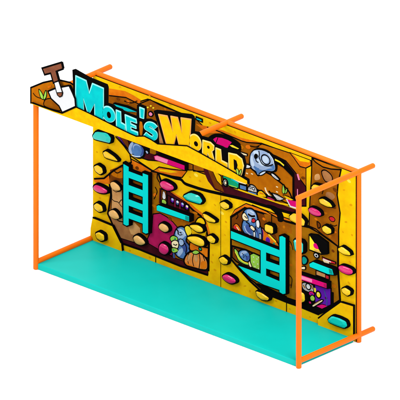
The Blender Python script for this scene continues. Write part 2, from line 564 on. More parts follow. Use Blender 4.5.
# --- raised corner boards
for nm, pp in (("corner_board", [(92.5, 217.5), (98, 219.6), (112.4, 225.6), (121, 243), (122, 252), (103, 246), (91.5, 241), (90.3, 236), (90.6, 228)]),
               ("corner_board", [(318, 318.3), (325, 312.8), (340.5, 301.8), (353, 305.6), (353, 339), (330, 331), (318, 326.5)])):
    mb = MB()
    yf = YW - 0.045
    mb.prism(pts_at(pp, yf), yf, YW - 0.0005, M['yellow'], side=M['black'])
    mb.ribbon(pts_at(pp, yf - 0.001)[:4], 1.3 / 60, yf - 0.001, yf + 0.01, M['black'])
    mb.build(nm, wall)

# --- painted figures
a = Art("mole_artwork", 10.1, wall)                      # digging mole, top
a.fill([(252, 169), (258, 174.5), (264, 172.3), (270, 174.5), (277, 180), (284, 186), (290, 194), (292, 204), (280, 200), (262, 192), (248, 183), (238, 176), (240, 170), (246, 167.5)], 'brown_light', smooth=3, line=0.9)
for x, y in ((243, 171), (247, 173), (252, 173.5), (277, 186.5), (277, 191.5), (244, 175.5)):
    a.line([(x - 1, y), (x + 1, y + 0.7)], 0.8, 'cream')
a.fill([(250.5, 153), (256, 148.3), (263, 148.8), (269, 151.5), (274.5, 156.5), (277, 163), (276.5, 171), (272.5, 172.5), (266, 172), (262, 174.5), (258, 176.3), (254.5, 172), (251, 169), (249, 163)], 'black', smooth=4)
a.fill([(252, 152.5), (256, 150), (262, 150.3), (268, 153), (272, 158), (274.2, 163), (275, 169), (272, 171), (266, 170.5), (262, 173), (258, 174.5), (256, 171), (252, 168), (250.3, 163), (250.3, 157)], 'blue_pale', smooth=4)
a.fill([(253, 165), (258, 168), (266, 168.5), (273.5, 165), (274.7, 169), (272, 170.8), (266, 170.3), (262, 172.5), (258, 173.8), (256, 171)], 'blue', smooth=3)
a.fill([(259, 169), (264, 170), (269, 168.5), (272.5, 168), (268, 166.5), (262, 166.5)], 'blue_pale', smooth=3)
a.fill([(251, 157), (252.3, 155.5), (253, 160), (254.5, 165), (252.5, 166.5), (250.8, 162)], 'ice', smooth=3)
a.fill(ell(256.2, 153.2, 3.1, 2.5), 'ice')
a.fill([(257, 158.5), (261, 160.5), (265, 165), (262, 166), (258, 163)], 'ice', smooth=3)
a.fill(ell(265.7, 159.6, 4.3, 4.6), 'blue_pale', line=0.9)
a.fill(ell(265.4, 159.6, 2.9, 3.4), 'ice')
a.line([(258.8, 150.8), (259.3, 154), (258.8, 157)], 0.8, smooth=3)
a.line([(259, 157), (262, 163.5), (267.5, 166), (273, 164.5)], 0.8, smooth=4)
a.fill([(254, 156), (255.5, 153.6), (257.8, 155), (257.4, 158), (255, 158.8)], 'black', smooth=3)
a.line([(255.7, 158.5), (256.2, 161), (258.5, 162.5)], 0.7, smooth=3)
a.fill([(259, 174), (263, 171.3), (266, 171.2), (265, 173.3), (261, 175.5)], 'ice', smooth=3, line=0.7)
a.line([(268.5, 153.5), (272.5, 159), (273.5, 163)], 0.8, 'ice', smooth=3)
a.fill([(243.5, 166), (247, 164.3), (251, 166.5), (249, 168.3), (245, 168)], 'white', smooth=3, line=0.7)
a.fill([(271, 173), (274, 174), (279.5, 179.5), (277, 180), (272, 176)], 'white', smooth=2, line=0.8)
a.line([(274, 175.8), (275.5, 178)], 0.4)
a.line([(276, 177), (277.3, 179)], 0.4)
a.fill([(274, 158.5), (278, 159), (285, 165), (284, 167), (277, 163)], 'black', smooth=2)
a.line([(275, 159.5), (280, 162), (284, 165.5)], 1.2, 'lemon')
a.build()

a = Art("train_artwork", 10.7, wall)                      # mine train
a.fill([(222.5, 175), (232, 178), (239, 183), (239, 188.5), (232, 187.5), (224, 183.5)], 'green', line=1.0)
a.fill([(231, 178), (238, 180), (247, 183.5), (246, 185), (239, 183)], 'cream', line=0.7)
a.fill(ell(225.4, 182.6, 2.4, 3.6), 'white', line=1.2)
a.fill(ell(225.6, 182.8, 1.2, 2.0), 'cream', line=0.6)
a.line([(231, 179), (235, 181), (238.5, 183.5)], 1.0, 'teal_letter')
a.line([(229, 185), (237, 187.5)], 0.7, 'lime')
a.line([(241, 185.6), (245.5, 187)], 0.7, 'blue_pale')
a.fill([(239.5, 184), (246.5, 186), (246.5, 191), (239.5, 188.8)], 'blue', line=0.9)
a.fill([(248, 187.5), (251, 184.5), (255, 186.5), (257, 190.5), (256, 193.5), (248.5, 191.5)], 'grey', smooth=2, line=0.8)
a.dot(253.5, 188.6, 1.3, 'white', 0.6)
a.dot(250.3, 187.3, 0.9, 'ice', 0.5)
a.dot(252.3, 191, 0.8, 'white')
a.fill([(247.5, 190.5), (257, 193), (256.5, 196), (248, 193.5)], 'blue', line=0.7)
a.fill([(258, 191.5), (261.5, 190.5), (265.5, 194.5), (266, 197.5), (258, 196)], 'yellow', smooth=2, line=0.8)
a.line([(265, 187.5), (266.5, 192), (271, 197), (276, 200.5)], 1.0, 'cream', smooth=3)
a.fill([(266.5, 196), (270, 196.5), (276, 200), (274, 201.8), (267, 199.5)], 'magenta', line=1.2)
a.fill([(272, 193), (277, 194.5), (284.5, 199), (280, 200.8), (277, 200.3)], 'grey', line=0.8)
a.fill([(282.5, 186), (283.5, 185), (285, 191), (284, 193.8), (282.2, 192)], 'lime', smooth=2, line=0.5)
a.fill([(285.3, 190), (287, 188.5), (287, 192), (285, 194)], 'lime', smooth=2, line=0.5)
a.fill([(283, 195), (288, 196.5), (294, 200), (288, 201)], 'yellow', line=0.5)
a.fill([(287, 199), (298, 202.5), (297, 208), (291, 207), (288.5, 203)], 'pink_flat', line=0.0)
a.line([(286.5, 199), (290.3, 206.3), (297, 208.3)], 1.0, 'white')
a.line([(259.5, 193), (263.5, 194)], 0.7, 'orange')
a.line([(268.5, 191), (277, 200.5)], 1.0, 'black')
a.line([(274, 195.5), (281, 199)], 0.6, 'white')
a.line([(238, 189.5), (262, 197.5), (280, 203.5), (288, 205)], 0.9, 'yellow')
a.build()

a = Art("mole_artwork", 9.8, wall)                       # mole behind the sign, rolled up
a.fill(ell(136.8, 150, 7.6, 7.4), 'blue', line=1.4)
a.fill(ell(137.5, 148.5, 4.6, 4.2), 'blue_pale')
a.fill(ell(138.2, 149.8, 4.6, 4.2), 'blue')
a.line([(132, 155), (136, 156.5), (140.5, 156.5)], 0.8, 'ice', smooth=3)
a.fill([(128.5, 148), (131, 142.5), (133.5, 143), (131.2, 149), (132.5, 154), (130, 153)], 'blue_pale', smooth=3)
a.fill([(140, 145), (143.5, 149), (143.3, 153.5), (140, 156.5), (142, 151)], 'blue_dark', smooth=3)
a.fill([(145.3, 151), (147, 150.5), (148.6, 153), (147, 154)], 'blue_pale', smooth=2, line=0.5)
a.build()

a = Art("mole_artwork", 10.1, wall)                       # mole carrying a basket, left burrow
a.fill([(174.5, 233), (177, 228), (182, 226.5), (186.5, 230), (187.3, 236), (186, 241), (189.3, 246), (189, 254), (184, 259), (177, 256), (174, 249), (176, 243), (174, 239)], 'blue', smooth=4, line=0.9)
a.fill([(176, 231), (180, 228.5), (184, 231), (185, 236), (181, 239), (177, 237)], 'blue_pale', smooth=3)
a.line([(178, 233), (179.5, 235), (182.5, 234.5)], 0.6, smooth=3)
a.fill([(181, 242), (185, 241), (188, 247), (187, 253), (183, 250)], 'blue_dark', smooth=3)
a.fill([(170, 238), (173, 235.5), (177.5, 237.5), (177, 241), (172, 242)], 'lime', smooth=3, line=0.7)
a.fill([(171.5, 242), (175, 240), (178.5, 242.5), (178, 248), (174, 249), (171.8, 246)], 'cream', smooth=3, line=0.7)
a.fill([(171.5, 248), (176, 248), (178.5, 251), (174, 253), (171.5, 251)], 'lime', smooth=3, line=0.7)
a.line([(173.5, 253), (174, 258)], 1.4, 'blue_dark')
a.fill([(179.5, 239), (183, 240), (184, 244), (181, 246), (178.8, 243)], 'blue_pale', smooth=3, line=0.6)
a.fill([(178, 251), (182, 248), (183, 251.5), (180, 256), (177.5, 255)], 'blue_pale', smooth=3)
a.line([(180, 229.5), (184, 232), (185.5, 236)], 0.8, 'ice', smooth=3)
a.line([(176.5, 229.3), (178, 231), (178.2, 234.5)], 0.9)
a.line([(179.5, 232.3), (181.5, 233)], 0.7)
a.line([(184.5, 243), (186.5, 248), (185.5, 254)], 0.7, smooth=3)
a.dot(175, 238.5, 0.9, 'green')
a.dot(173.5, 250, 0.8, 'green')
a.line([(173.2, 244), (175.5, 245.2), (177, 244.2)], 0.6, smooth=3)
a.build()

a = Art("vegetable_artwork", 9.95, wall)                  # pumpkin, corn and orange squash
a.fill([(190, 242), (199, 246), (208.3, 248), (208, 258), (196, 254), (189, 249)], 'orange', line=0.9)
a.dot(200.2, 249, 1.6, 'green', 0.7)
a.fill([(195.5, 222), (198, 218), (201.5, 217.5), (204.5, 220.5), (205, 224.5), (200, 224), (196, 224.5)], 'yellow', smooth=3, line=0.9)
a.fill([(184.5, 227.5), (187, 225.3), (190.5, 227.5), (192, 233), (189, 237), (186, 233)], 'lemon', smooth=3, line=0.8)
a.fill([(191, 226), (206, 231), (205, 236), (192, 234)], 'yellow')
a.fill([(184, 260), (187, 254), (192, 251.3), (198, 252), (204, 256), (207.5, 262), (207, 269.5), (200, 269.5), (192, 267), (186, 265)], 'pumpkin', smooth=4, line=1.3)
for q in ([(189, 253.5), (187.5, 259), (189, 265)], [(194, 252.5), (192.5, 260), (194, 267)], [(199, 253), (200, 260), (199, 268.5)], [(203, 256), (205, 262), (204, 268.5)]):
    a.line(q, 0.7, smooth=4)
a.fill([(188, 256), (190.5, 253.5), (191, 256), (189.5, 260), (187.5, 261)], 'stone', smooth=3)
a.fill([(194.5, 255), (197, 254.5), (198, 258), (196.5, 262), (194.5, 260)], 'stone', smooth=3)
a.fill([(201, 262), (206, 261.5), (206.3, 267.5), (201, 268.5)], 'orange', smooth=3)
a.fill([(185, 262), (189, 264), (193, 266), (198, 268), (192, 266.5), (187, 265)], 'orange')
a.fill([(192, 252.2), (195.5, 250), (199.5, 252), (197, 254.2), (194, 254)], 'lime', smooth=3, line=0.6)
a.build()

a = Art("shelf_artwork", 9.8, wall)                      # jars and plant above the teal shelf
a.fill([(159.5, 188), (166, 190), (177, 197), (188, 204.5), (190, 214), (159, 203)], 'maroon')
a.fill([(167.5, 195), (188, 204.5), (188, 212), (167.5, 206)], 'maroon', line=0.7)
for x, y, m in ((172.5, 199.5, 'blue_pale'), (177.5, 202, 'white'), (182.5, 204, 'blue_pale'), (187, 206.5, 'cream')):
    a.fill([(x - 1.9, y - 2.6), (x + 1.6, y - 1.4), (x + 1.6, y + 4.4), (x - 1.9, y + 3.2)], 'black', line=0.7)
    a.fill(ell(x - 0.2, y + 0.6, 1.4, 2.2), 'purple' if m != 'white' else 'blue_dark')
    a.dot(x + 0.1, y - 0.1, 1.15, m)
a.line([(175, 199), (175, 207)], 0.5, 'magenta')
a.line([(180, 201.5), (180, 209)], 0.5, 'magenta')
a.fill([(161, 189), (166.5, 191), (166.5, 206), (161, 204)], 'brown_dark', line=0.7)
a.fill([(162.3, 197), (163.3, 191), (165, 193), (165.8, 198), (164, 199.5)], 'white', smooth=2, line=0.4)
a.line([(163.2, 192), (164.4, 197.5)], 0.6, 'grey')
a.fill([(162, 199.5), (165, 200), (166.6, 203), (164.8, 205.2), (162, 203.5)], 'lime', smooth=3, line=0.5)
a.build()

a = Art("mole_artwork", 10.1, wall)                       # seated mole on the upper bunk
a.fill([(233.5, 226), (236, 223.5), (239, 226), (241.5, 231.5), (236, 231), (233.5, 229)], 'orange', smooth=2, line=0.5)
a.fill([(243, 213), (246, 209), (251, 208.5), (255.5, 212), (257.5, 217.5), (258.5, 224), (261.5, 229), (262, 241), (256, 240), (247, 235.5), (242.5, 230), (242, 224), (243.5, 219)], 'blue', smooth=4, line=1.0)
a.fill([(247, 210.5), (251, 209.8), (254.5, 212.5), (256, 217), (252, 218), (248, 215)], 'blue_pale', smooth=3)
a.fill([(242.2, 214.5), (244.5, 212.5), (247, 216), (248.3, 220.5), (244.5, 220.5), (242.3, 218)], 'cream', smooth=3, line=0.7)
a.fill([(251.5, 219.5), (254, 218.3), (255.5, 220.5), (254.3, 222.5), (252, 222)], 'red', smooth=3, line=0.6)
a.fill([(256, 221), (258.5, 220), (259.8, 224), (259, 228), (256.5, 226.5)], 'white', smooth=3, line=0.6)
a.fill([(250, 226.5), (252, 225.5), (255, 229), (254, 231), (251, 229)], 'cream', smooth=3, line=0.6)
a.fill([(247, 224), (250, 227), (252, 233), (248, 234), (245, 229)], 'blue_dark', smooth=3)
a.fill([(253.3, 231.5), (255.3, 232), (255.3, 238), (253.3, 237.3)], 'white', line=0.5)
a.fill([(259.3, 233.5), (261, 234), (261, 240), (259.3, 239.3)], 'white', line=0.5)
a.line([(248, 214), (251.5, 216.2), (255, 216)], 1.3, smooth=3)
a.line([(250, 211), (254, 213.2)], 0.7, 'ice')
a.fill([(248.8, 217.5), (251, 217), (251.5, 219.5), (250.5, 222.5), (248.8, 221)], 'blue_pale', smooth=3)
a.line([(244.5, 216), (247, 218.5)], 0.6)
a.line([(246, 222), (249, 224), (249.5, 227)], 0.8, smooth=3)
a.line([(255, 226), (256, 230), (257.5, 233)], 0.7, smooth=3)
a.line([(244.3, 226), (246.5, 231.5), (250.5, 235)], 0.9, 'blue_pale', smooth=3)
a.line([(256.8, 229), (258, 236)], 0.9, 'blue_dark', smooth=3)
a.fill([(233.5, 226.5), (235, 225.5), (236.5, 228), (238.5, 229.5), (235.5, 230)], 'red', smooth=2)
a.line([(236.5, 227), (239, 230.5)], 0.6, 'cream')
a.build()

a = Art("blanket_artwork", 9.5, wall)                    # spotted blanket on the upper bunk
a.fill([(261.5, 228), (265, 231), (272, 237), (278, 243.5), (279, 249), (270, 246), (262, 242)], 'orange', smooth=2, line=0.8)
a.fill([(265.6, 240), (267, 237), (269.8, 239), (269.8, 242.5), (267.3, 243)], 'purple', smooth=3)
a.fill([(260.5, 228), (263, 230.5), (263.3, 236), (262.3, 241), (261, 240)], 'purple', smooth=3)
a.dot(274, 243.5, 1.0, 'green')
a.line([(268.5, 234.3), (276, 242)], 1.2, 'lemon')
a.line([(271.5, 214.5), (271.5, 223)], 0.5)
a.build()

a = Art("mole_artwork", 9.65, wall)                       # mole asleep on the lower bunk
a.fill([(232, 246), (246, 250), (261, 257), (261, 273.5), (247, 268), (236, 261), (232, 257)], 'brown_dark', line=1.3)
a.fill([(234, 249.5), (236, 249), (241, 256), (244, 259.5), (250, 262), (251, 265), (246, 265), (239, 261), (236, 255)], 'lime', smooth=3, line=0.8)
a.fill([(238.5, 252.5), (241, 250), (246, 250), (249.3, 253.5), (250, 259), (247.5, 262), (243, 260), (240, 256.5)], 'blue', smooth=4, line=1.0)
a.fill([(240.5, 253), (243, 251), (246, 251), (247, 253), (243.5, 254), (241, 256)], 'blue_pale', smooth=3)
a.fill([(246, 257), (249, 255.5), (248.8, 259), (246.5, 260.5)], 'blue_dark', smooth=3)
a.line([(235, 251.5), (238, 257), (243, 261.5), (248, 263.3)], 0.7, 'lemon', smooth=3)
a.line([(242, 253), (244, 255.5), (243.5, 258)], 0.5, smooth=3)
a.line([(245.5, 255), (246.5, 257)], 0.6)
a.fill([(248.5, 262), (250.5, 261), (252.5, 265), (251, 267.5), (249, 265.5)], 'cream', smooth=3, line=0.6)
a.fill([(250, 254.5), (253.5, 253), (260, 256), (260, 270.5), (252.5, 267.5), (250.3, 262)], 'lime', line=0.9)
for x, y in ((253.5, 257), (257, 259), (253.8, 262), (257.8, 264), (255, 266.5), (258.5, 268.5), (258.5, 257.6)):
    a.dot(x, y, 0.55, 'white')
a.build()

a = Art("mushroom_artwork", 9.8, wall)                   # pink cap behind the word
a.fill([(207, 140), (210, 136), (215, 133.8), (223, 134.5), (232, 138), (240, 144), (241, 150), (236, 153), (222, 150), (210, 146)], 'black', smooth=3)
a.fill([(212.3, 143), (213, 138.5), (216, 136.6), (222, 137.3), (228, 139.5), (232.5, 142.2), (229, 146.5), (227, 149.5), (221, 147.5)], 'pink_flat', line=0.8)
a.line([(218, 137.5), (215.5, 144)], 0.6)
a.fill([(229, 145), (232.5, 144.6), (239.5, 148.5), (238, 149.5), (232, 147.4)], 'lemon', line=0.5)
a.fill([(224, 147.5), (227, 148), (227, 151), (224, 150)], 'blue_pale', line=0.4)
a.fill([(196, 117), (202, 119.5), (202, 122), (196, 119.5)], 'teal_letter', line=0.9)
a.fill([(239, 151.5), (247, 154), (247, 156), (240, 154.5)], 'cream', line=0.5)
a.fill([(148.5, 113), (150.5, 111.5), (153, 114), (151.5, 116.5), (149, 115.5)], 'pink_pale', smooth=2, line=0.8)
for x, y in ((150.5, 106), (147.5, 107.5), (153, 108)):
    a.dot(x, y, 0.7, 'lemon')
a.build()

a = Art("workbench_artwork", 9.65, wall)                  # things at the right hand workbench
a.fill([(298, 283), (314, 287), (333, 293), (333, 308), (320, 313.5), (300, 305), (297, 296)], 'black', line=1.0)
a.fill([(314.5, 283), (331, 288.5), (331, 305), (321, 309.5), (315, 306)], 'purple', line=1.0)
a.fill([(302, 283), (307, 282.5), (313, 285), (313.5, 292), (308, 292), (303, 289)], 'grey', smooth=2, line=0.8)
a.fill(ell(308.3, 286.5, 2.4, 3.0), 'white', line=0.9)
a.fill([(308.8, 292.3), (311.5, 291), (314.5, 294), (312.5, 296.5), (309.5, 295)], 'pink_flat', smooth=3, line=0.6)
a.fill([(310, 297), (312.5, 295), (315, 298), (314, 301), (311, 300.5)], 'lime', smooth=3, line=0.7)
a.fill(ell(318.4, 294.6, 2.4, 3.3), 'lemon', line=1.0)
a.line([(315, 288), (315, 292)], 1.6, 'lemon')
a.fill([(312, 305), (321.5, 299.5), (323.3, 300), (322.5, 301.7), (314, 307), (312.3, 307)], 'cream', line=0.8)
a.fill([(316, 306), (322, 304), (328, 306), (322, 309)], 'pink_flat', line=0.5)
a.fill([(308.5, 301), (311, 301.5), (311.5, 304), (309, 303.5)], 'pink_flat', line=0.5)
a.dot(326, 298, 1.1, 'maroon')
a.line([(324, 289.5), (327, 300), (326.5, 306)], 0.6, 'blue_dark')
a.line([(303, 285), (305, 288)], 0.8, 'ochre')
a.line([(311, 285), (312.5, 289)], 0.8, 'ochre')
a.line([(310, 293.5), (313, 294.5)], 0.6, 'purple')
a.dot(318, 293.6, 0.7, 'cream')
a.line([(314, 304.5), (320, 301)], 0.5, 'stone')
a.dot(316.3, 255.4, 2.5, 'white', 0.9)
a.dot(316.4, 255.6, 1.0, 'black')
a.fill([(322, 257), (328, 259.5), (335.5, 262.3), (335.5, 264), (330, 263), (323, 260)], 'red', line=0.5)
a.fill([(322.5, 259.3), (329, 261.6), (329, 263.6), (324, 262.3)], 'cream')
a.line([(323, 258.8), (331, 262)], 0.7, 'white')
a.fill([(316, 270), (326, 273.8), (326, 278.5), (316, 275)], 'stone', line=0.9)
a.fill([(325.5, 274.5), (329, 275.8), (329, 279.5), (325.5, 278.5)], 'red', line=0.6)
a.fill([(302, 257), (305, 256.5), (307.5, 260), (306, 264), (302.5, 264)], 'teal_dark', smooth=3, line=0.9)
a.fill([(301, 267), (305, 266.5), (305, 269.5), (301, 269)], 'cream', smooth=2, line=0.6)
a.build()

# ------------------------------------------------------------------ climbing holds
GREASE = {'yellow': 'grip_yellow', 'teal': 'grip_teal', 'pink': 'grip_pink', 'tan': 'grip_tan'}


def hold(face, colour, label, t=0.054, pad=0.020, round_=None, kind="climbing_hold", cat="climbing hold", group="climbing holds bolted to the mural wall", y0=None):
    y0 = (YW - 0.0004) if y0 is None else y0
    yf = YW - t if y0 > YW - 0.01 else y0 - t
    rd = (colour in ('pink', 'tan')) if round_ is None else round_
    f = pts_at(face, yf - 0.001)
    f = crom(f, 5)
    if not rd:      # knock the corners off but keep the facets
        f0 = pts_at(face, yf - 0.001)
        f = []
        N = len(f0)
        for i in range(N):
            A, B, C = Vector(f0[i - 1]), Vector(f0[i]), Vector(f0[(i + 1) % N])
            f.append(tuple(B.lerp(A, 0.16))); f.append(tuple(B.lerp(C, 0.16)))
    cx = sum(q[0] for q in f) / len(f); cz = sum(q[1] for q in f) / len(f)
    base = (cx, y0, cz)
    root = thing(kind, label, cat, base, group)
    mb = MB()
    oA, oB, oC = offset(f, pad * 1.15), offset(f, pad), offset(f, pad * 0.5)
    mb.loft([(oA, y0), (oB, yf + 0.010), (oB, yf + 0.006), (oC, yf)], M['black'], smooth=False)
    o = mb.build("backing", None); attach(o, root)
    mb = MB()
    sc = lambda k, dx=0.0, dz=0.0: [(cx + (x - cx) * k + dx, cz + (z - cz) * k + dz) for x, z in f]
    if rd:
        mb.loft([(f, yf + 0.002), (f, yf - 0.003), (sc(0.93), yf - 0.010), (sc(0.75), yf - 0.017), (sc(0.5), yf - 0.022), (sc(0.22), yf - 0.024)], M[GREASE[colour]], smooth=True)
    else:
        mb.loft([(f, yf + 0.002), (f, yf - 0.004), (sc(0.66, -0.006, 0.008), yf - 0.020)], M[GREASE[colour]], smooth=False)
    o = mb.build("grip", None); attach(o, root)
    return root


hold([(92.5, 136), (96, 131.5), (107, 133), (111, 138), (110, 143), (104, 141.5), (94, 139)], 'teal', "long teal hold tucked just under the sign at the wall's upper left edge")
hold([(103, 152.6), (106, 151), (114, 156.5), (118, 161), (113, 160), (105, 157.5)], 'yellow', "slanted yellow hold below the teal hold at the upper left of the wall")
hold([(94, 166.5), (97.5, 165), (102, 168), (103, 172.5), (100, 174.5), (95.5, 171)], 'yellow', "rounded yellow hold directly above the pink hold on the wall's left edge")
hold([(93.3, 187.5), (96, 185), (102, 187), (107, 190.5), (106, 193), (101, 193), (96, 191)], 'pink', "glossy pink oval hold between two yellow holds on the wall's left edge")
hold([(94, 205), (97, 203), (102, 206), (103, 211), (99, 212), (94.5, 208.5)], 'yellow', "rounded yellow hold just below the pink oval hold on the wall's left edge")
hold([(95.5, 233.5), (99, 232), (104, 235), (104.3, 240), (101, 241), (97, 238.5)], 'yellow', "yellow hold on the raised corner board at the wall's lower left foot", y0=YW - 0.0455, t=0.05)
hold([(110.5, 183.3), (114, 182), (119, 186), (120, 190), (116, 190.5), (112, 188)], 'tan', "upper of the two tan holds beside the left rail of the teal ladder", pad=0.010)
hold([(109, 212), (113, 210), (117, 213), (119, 218), (115, 219), (110, 216)], 'tan', "lower of the two tan holds on the pale stones left of the ladder", pad=0.012)
hold([(133.5, 238), (137, 235.5), (142, 238.5), (145, 243), (141, 245), (136, 243)], 'tan', "tan oval hold just below the foot of the upright teal ladder")
hold([(159, 226), (162, 223.5), (167, 226), (168.5, 230), (165, 232), (160, 229)], 'tan', "tan oval hold on the crimson patch above the round pink hold")
hold([(159, 247), (162, 243.5), (167, 246), (168.5, 251), (165, 254.5), (160, 252)], 'pink', "round pink hold low on the crimson patch beside the basket mole")
hold([(160, 183.3), (164, 181), (172, 185), (173.5, 189), (168, 190.5), (162, 187.5)], 'pink', "glossy pink oval hold above the jars and the left teal shelf")
hold([(183, 196), (190, 192.5), (199, 195.5), (202.5, 201), (200, 204), (187, 200)], 'teal', "big teal hexagonal hold on the yellow middle of the wall under the sign", pad=0.02)
hold([(203, 213.5), (207, 214.8), (215.5, 220.5), (215, 222.5), (208, 221.5), (203.8, 217.5)], 'yellow', "slanted leaf shaped yellow hold right below the big teal hexagonal hold", pad=0.017)
hold([(190, 225.5), (197, 225), (202, 228), (202.5, 231.5), (198, 232), (193, 229)], 'yellow', "upper of two banana shaped yellow holds above the painted pumpkin", round_=True)
hold([(187.5, 237.5), (196, 236.5), (203, 240), (204, 245), (200, 246), (192, 242.5)], 'yellow', "lower of two banana shaped yellow holds, just above the painted pumpkin", round_=True)
hold([(207, 236.5), (211, 235.3), (215.5, 239.5), (214.5, 242.8), (211, 243), (207.5, 239.5)], 'yellow', "squat yellow hold between the banana shaped holds and the panel seam", pad=0.017)
hold([(220, 203), (224, 201.5), (229, 205), (229, 208), (225, 209.5), (221, 206.5)], 'yellow', "yellow hold above the upper left corner of the bunk bed burrow", pad=0.017)
hold([(219, 258.5), (223, 256.5), (228, 260.5), (227, 264), (223, 264.3), (220, 261.5)], 'yellow', "yellow hold left of the sleeping mole, above a pink hold", pad=0.017)
hold([(222.5, 276.5), (227, 274.5), (234, 278.5), (235.5, 282), (231, 283.5), (225, 280.5)], 'pink', "pink oval hold low on the yellow just left of the bunk bed foot", pad=0.018)
hold([(256, 291), (262, 293), (269, 298), (268, 300.3), (262, 300), (257, 296)], 'yellow', "slanted yellow hold at the foot of the wall under the bunk bed ladder", pad=0.018)
hold([(265, 224), (273, 226.5), (273, 234), (265, 231)], 'yellow', "square yellow lamp shaped hold hanging above the spotted blanket", t=0.07)
hold([(289.5, 216), (294, 213), (300, 216), (305, 221), (304, 226), (298, 224), (290, 220)], 'yellow', "large yellow hold half hidden behind the front right post, above the teal square hold", pad=0.018)
hold([(311.5, 187), (314, 184.3), (322, 186.5), (320, 190), (312, 190)], 'yellow', "yellow hold partly hidden by the top right cross rail", pad=0.018)
hold([(319, 199.3), (323, 198.5), (330, 203), (332.5, 207), (327, 206.5), (320, 203)], 'yellow', "slanted yellow hold on the brown column just above the right pink oval hold", pad=0.018)
hold([(308.5, 209.5), (312, 207.5), (319, 211), (321, 215), (317, 216), (311, 213.5)], 'pink', "pink oval hold on the brown column right of the front post", pad=0.016)
hold([(322, 227.5), (325, 225.5), (331, 229), (331.3, 233), (327, 234), (323, 231)], 'yellow', "rounded yellow hold low on the brown column beside a small red stone", pad=0.018)
hold([(338, 248.5), (342, 246.5), (349.5, 252), (350.5, 255.3), (344, 254.5), (339, 251.3)], 'yellow', "slanted yellow hold on the right yellow strip just above a pink hold", pad=0.015)
hold([(338.5, 267.5), (342, 265.5), (351, 269), (352.5, 273), (348, 274.5), (341, 271.5)], 'pink', "pink oval hold on the right yellow strip beside the end of the teal ledge", pad=0.014)
hold([(341.5, 289), (345, 287.5), (350.5, 291), (350, 294.5), (347, 295.8), (342.5, 292.5)], 'yellow', "yellow hold on the right yellow strip above the raised corner board", pad=0.017)
hold([(328, 319.5), (332, 316), (339, 318), (346, 321.5), (347.3, 326), (344, 328), (336, 325.3), (329, 322.3)], 'teal', "long teal hold on the raised corner board at the wall's lower right foot", y0=YW - 0.0455, t=0.05, pad=0.018)
hold([(293.5, 239), (303, 242.5), (303, 253.5), (295, 251)], 'teal', "teal square hold half hidden behind the front right post", t=0.07)
hold([(296.5, 293), (300, 291), (304.5, 294), (305, 301), (300, 303), (296.5, 299)], 'yellow', "yellow hold hidden behind the front right post beside the purple workbench", pad=0.02)

# --- wedge hold with a triangular face
yw_ = YW - 0.07
root = thing("wedge_hold", "black wedge hold with a yellow and pink triangular face above the right teal ledge", "climbing hold", (at(315, 245, YW)[0], YW, at(315, 245, YW)[1]), "climbing holds bolted to the mural wall")
mb = MB()
o_ = pts_at([(308.6, 234), (316.5, 235), (327, 243), (327.3, 254.5), (321.5, 255), (309, 250.3)], YW - 0.05)
mb.loft([(o_, YW - 0.0004), (o_, YW - 0.05), (offset(o_, -0.01), YW - 0.058)], M['black'], smooth=False)
attach(mb.build("backing"), root)
f_ = pts_at([(309.7, 236), (321, 253.2), (309.7, 249.2)], YW - 0.062)
mb = MB(); mb.prism(f_, YW - 0.064, YW - 0.058, M['lemon'])
attach(mb.build("face_plate"), root)
mb = MB(); mb.prism(crom(pts_at([(313.5, 244), (316, 243.5), (318.5, 248.5), (316.3, 248.8), (314, 247)], YW - 0.067), 3), YW - 0.067, YW - 0.0642, M['pink_flat'])
attach(mb.build("pink_spot"), root)
mb = MB(); mb.prism(pts_at([(314, 249.3), (319.5, 251), (321, 253), (314.5, 250.6)], YW - 0.067), YW - 0.067, YW - 0.0642, M['stone'])
attach(mb.build("tan_corner"), root)


# ------------------------------------------------------------------ ledges (bar shaped holds)
def ledge(face, m, label, t=0.085, pad=0.014, end=None, strip=None):
    yf = YW - t
    f = pts_at(face, yf - 0.004)
    cx = sum(q[0] for q in f) / len(f); cz = sum(q[1] for q in f) / len(f)
    root = thing("ledge", label, "ledge", (cx, YW, cz), "bar shaped ledges on the mural wall")
    mb = MB()
    oA, oB = offset(f, pad), offset(f, pad * 0.6)
    mb.loft([(oA, YW - 0.0004), (oA, yf + 0.006), (oB, yf)], M['black'], smooth=False)
    attach(mb.build("backing"), root)
    mb = MB(); mb.prism(f, yf - 0.008, yf - 0.0002, M[m])
    attach(mb.build("front_bar", None, bevel=0.003), root)
    for nm, pp, mm in (end or []):
        mb = MB(); mb.prism(pts_at(pp, yf - 0.010), yf - 0.010, yf - 0.0082, M[mm])
        attach(mb.build(nm), root)
    return root


ledge([(156.8, 206), (158.5, 205.2), (189, 216.3), (189, 221.3), (157, 210.4)], 'teal', "teal shelf ledge under the painted jars in the left burrow", end=[("end_block", [(185.3, 215.6), (188.6, 216.8), (188.6, 220.8), (185.3, 219.6)], 'teal_dark')])
ledge([(154, 156), (157, 155.3), (184.5, 165.5), (184.5, 170), (155, 159.7)], 'pink_flat', "pink ledge just under the yellow strip of the sign", t=0.07, end=[("pale_end", [(154.8, 156.4), (157.2, 155.9), (168, 159.9), (167, 163.6), (155.4, 159.4)], 'pink_pale')])
ledge([(309.5, 263.8), (313, 262), (332, 269.3), (333.5, 274.7), (328, 274), (310, 266.8)], 'teal', "teal ledge with clipped ends in the right burrow, above the pink ledge", pad=0.017, end=[("end_block", [(328.8, 268.8), (331.6, 269.9), (332.8, 274.2), (329.4, 273.4)], 'teal_dark')])
ledge([(299, 274.3), (326.5, 283.5), (326.5, 288), (299, 279)], 'pink_flat', "pink ledge above the purple workbench in the right burrow", pad=0.017, end=[("pale_end", [(299.4, 275.1), (312, 279.4), (312, 282.5), (299.4, 278.4)], 'pink_pale'), ("end_block", [(323.8, 283.2), (326.1, 284), (326.1, 287.2), (323.8, 286.4)], 'magenta')])
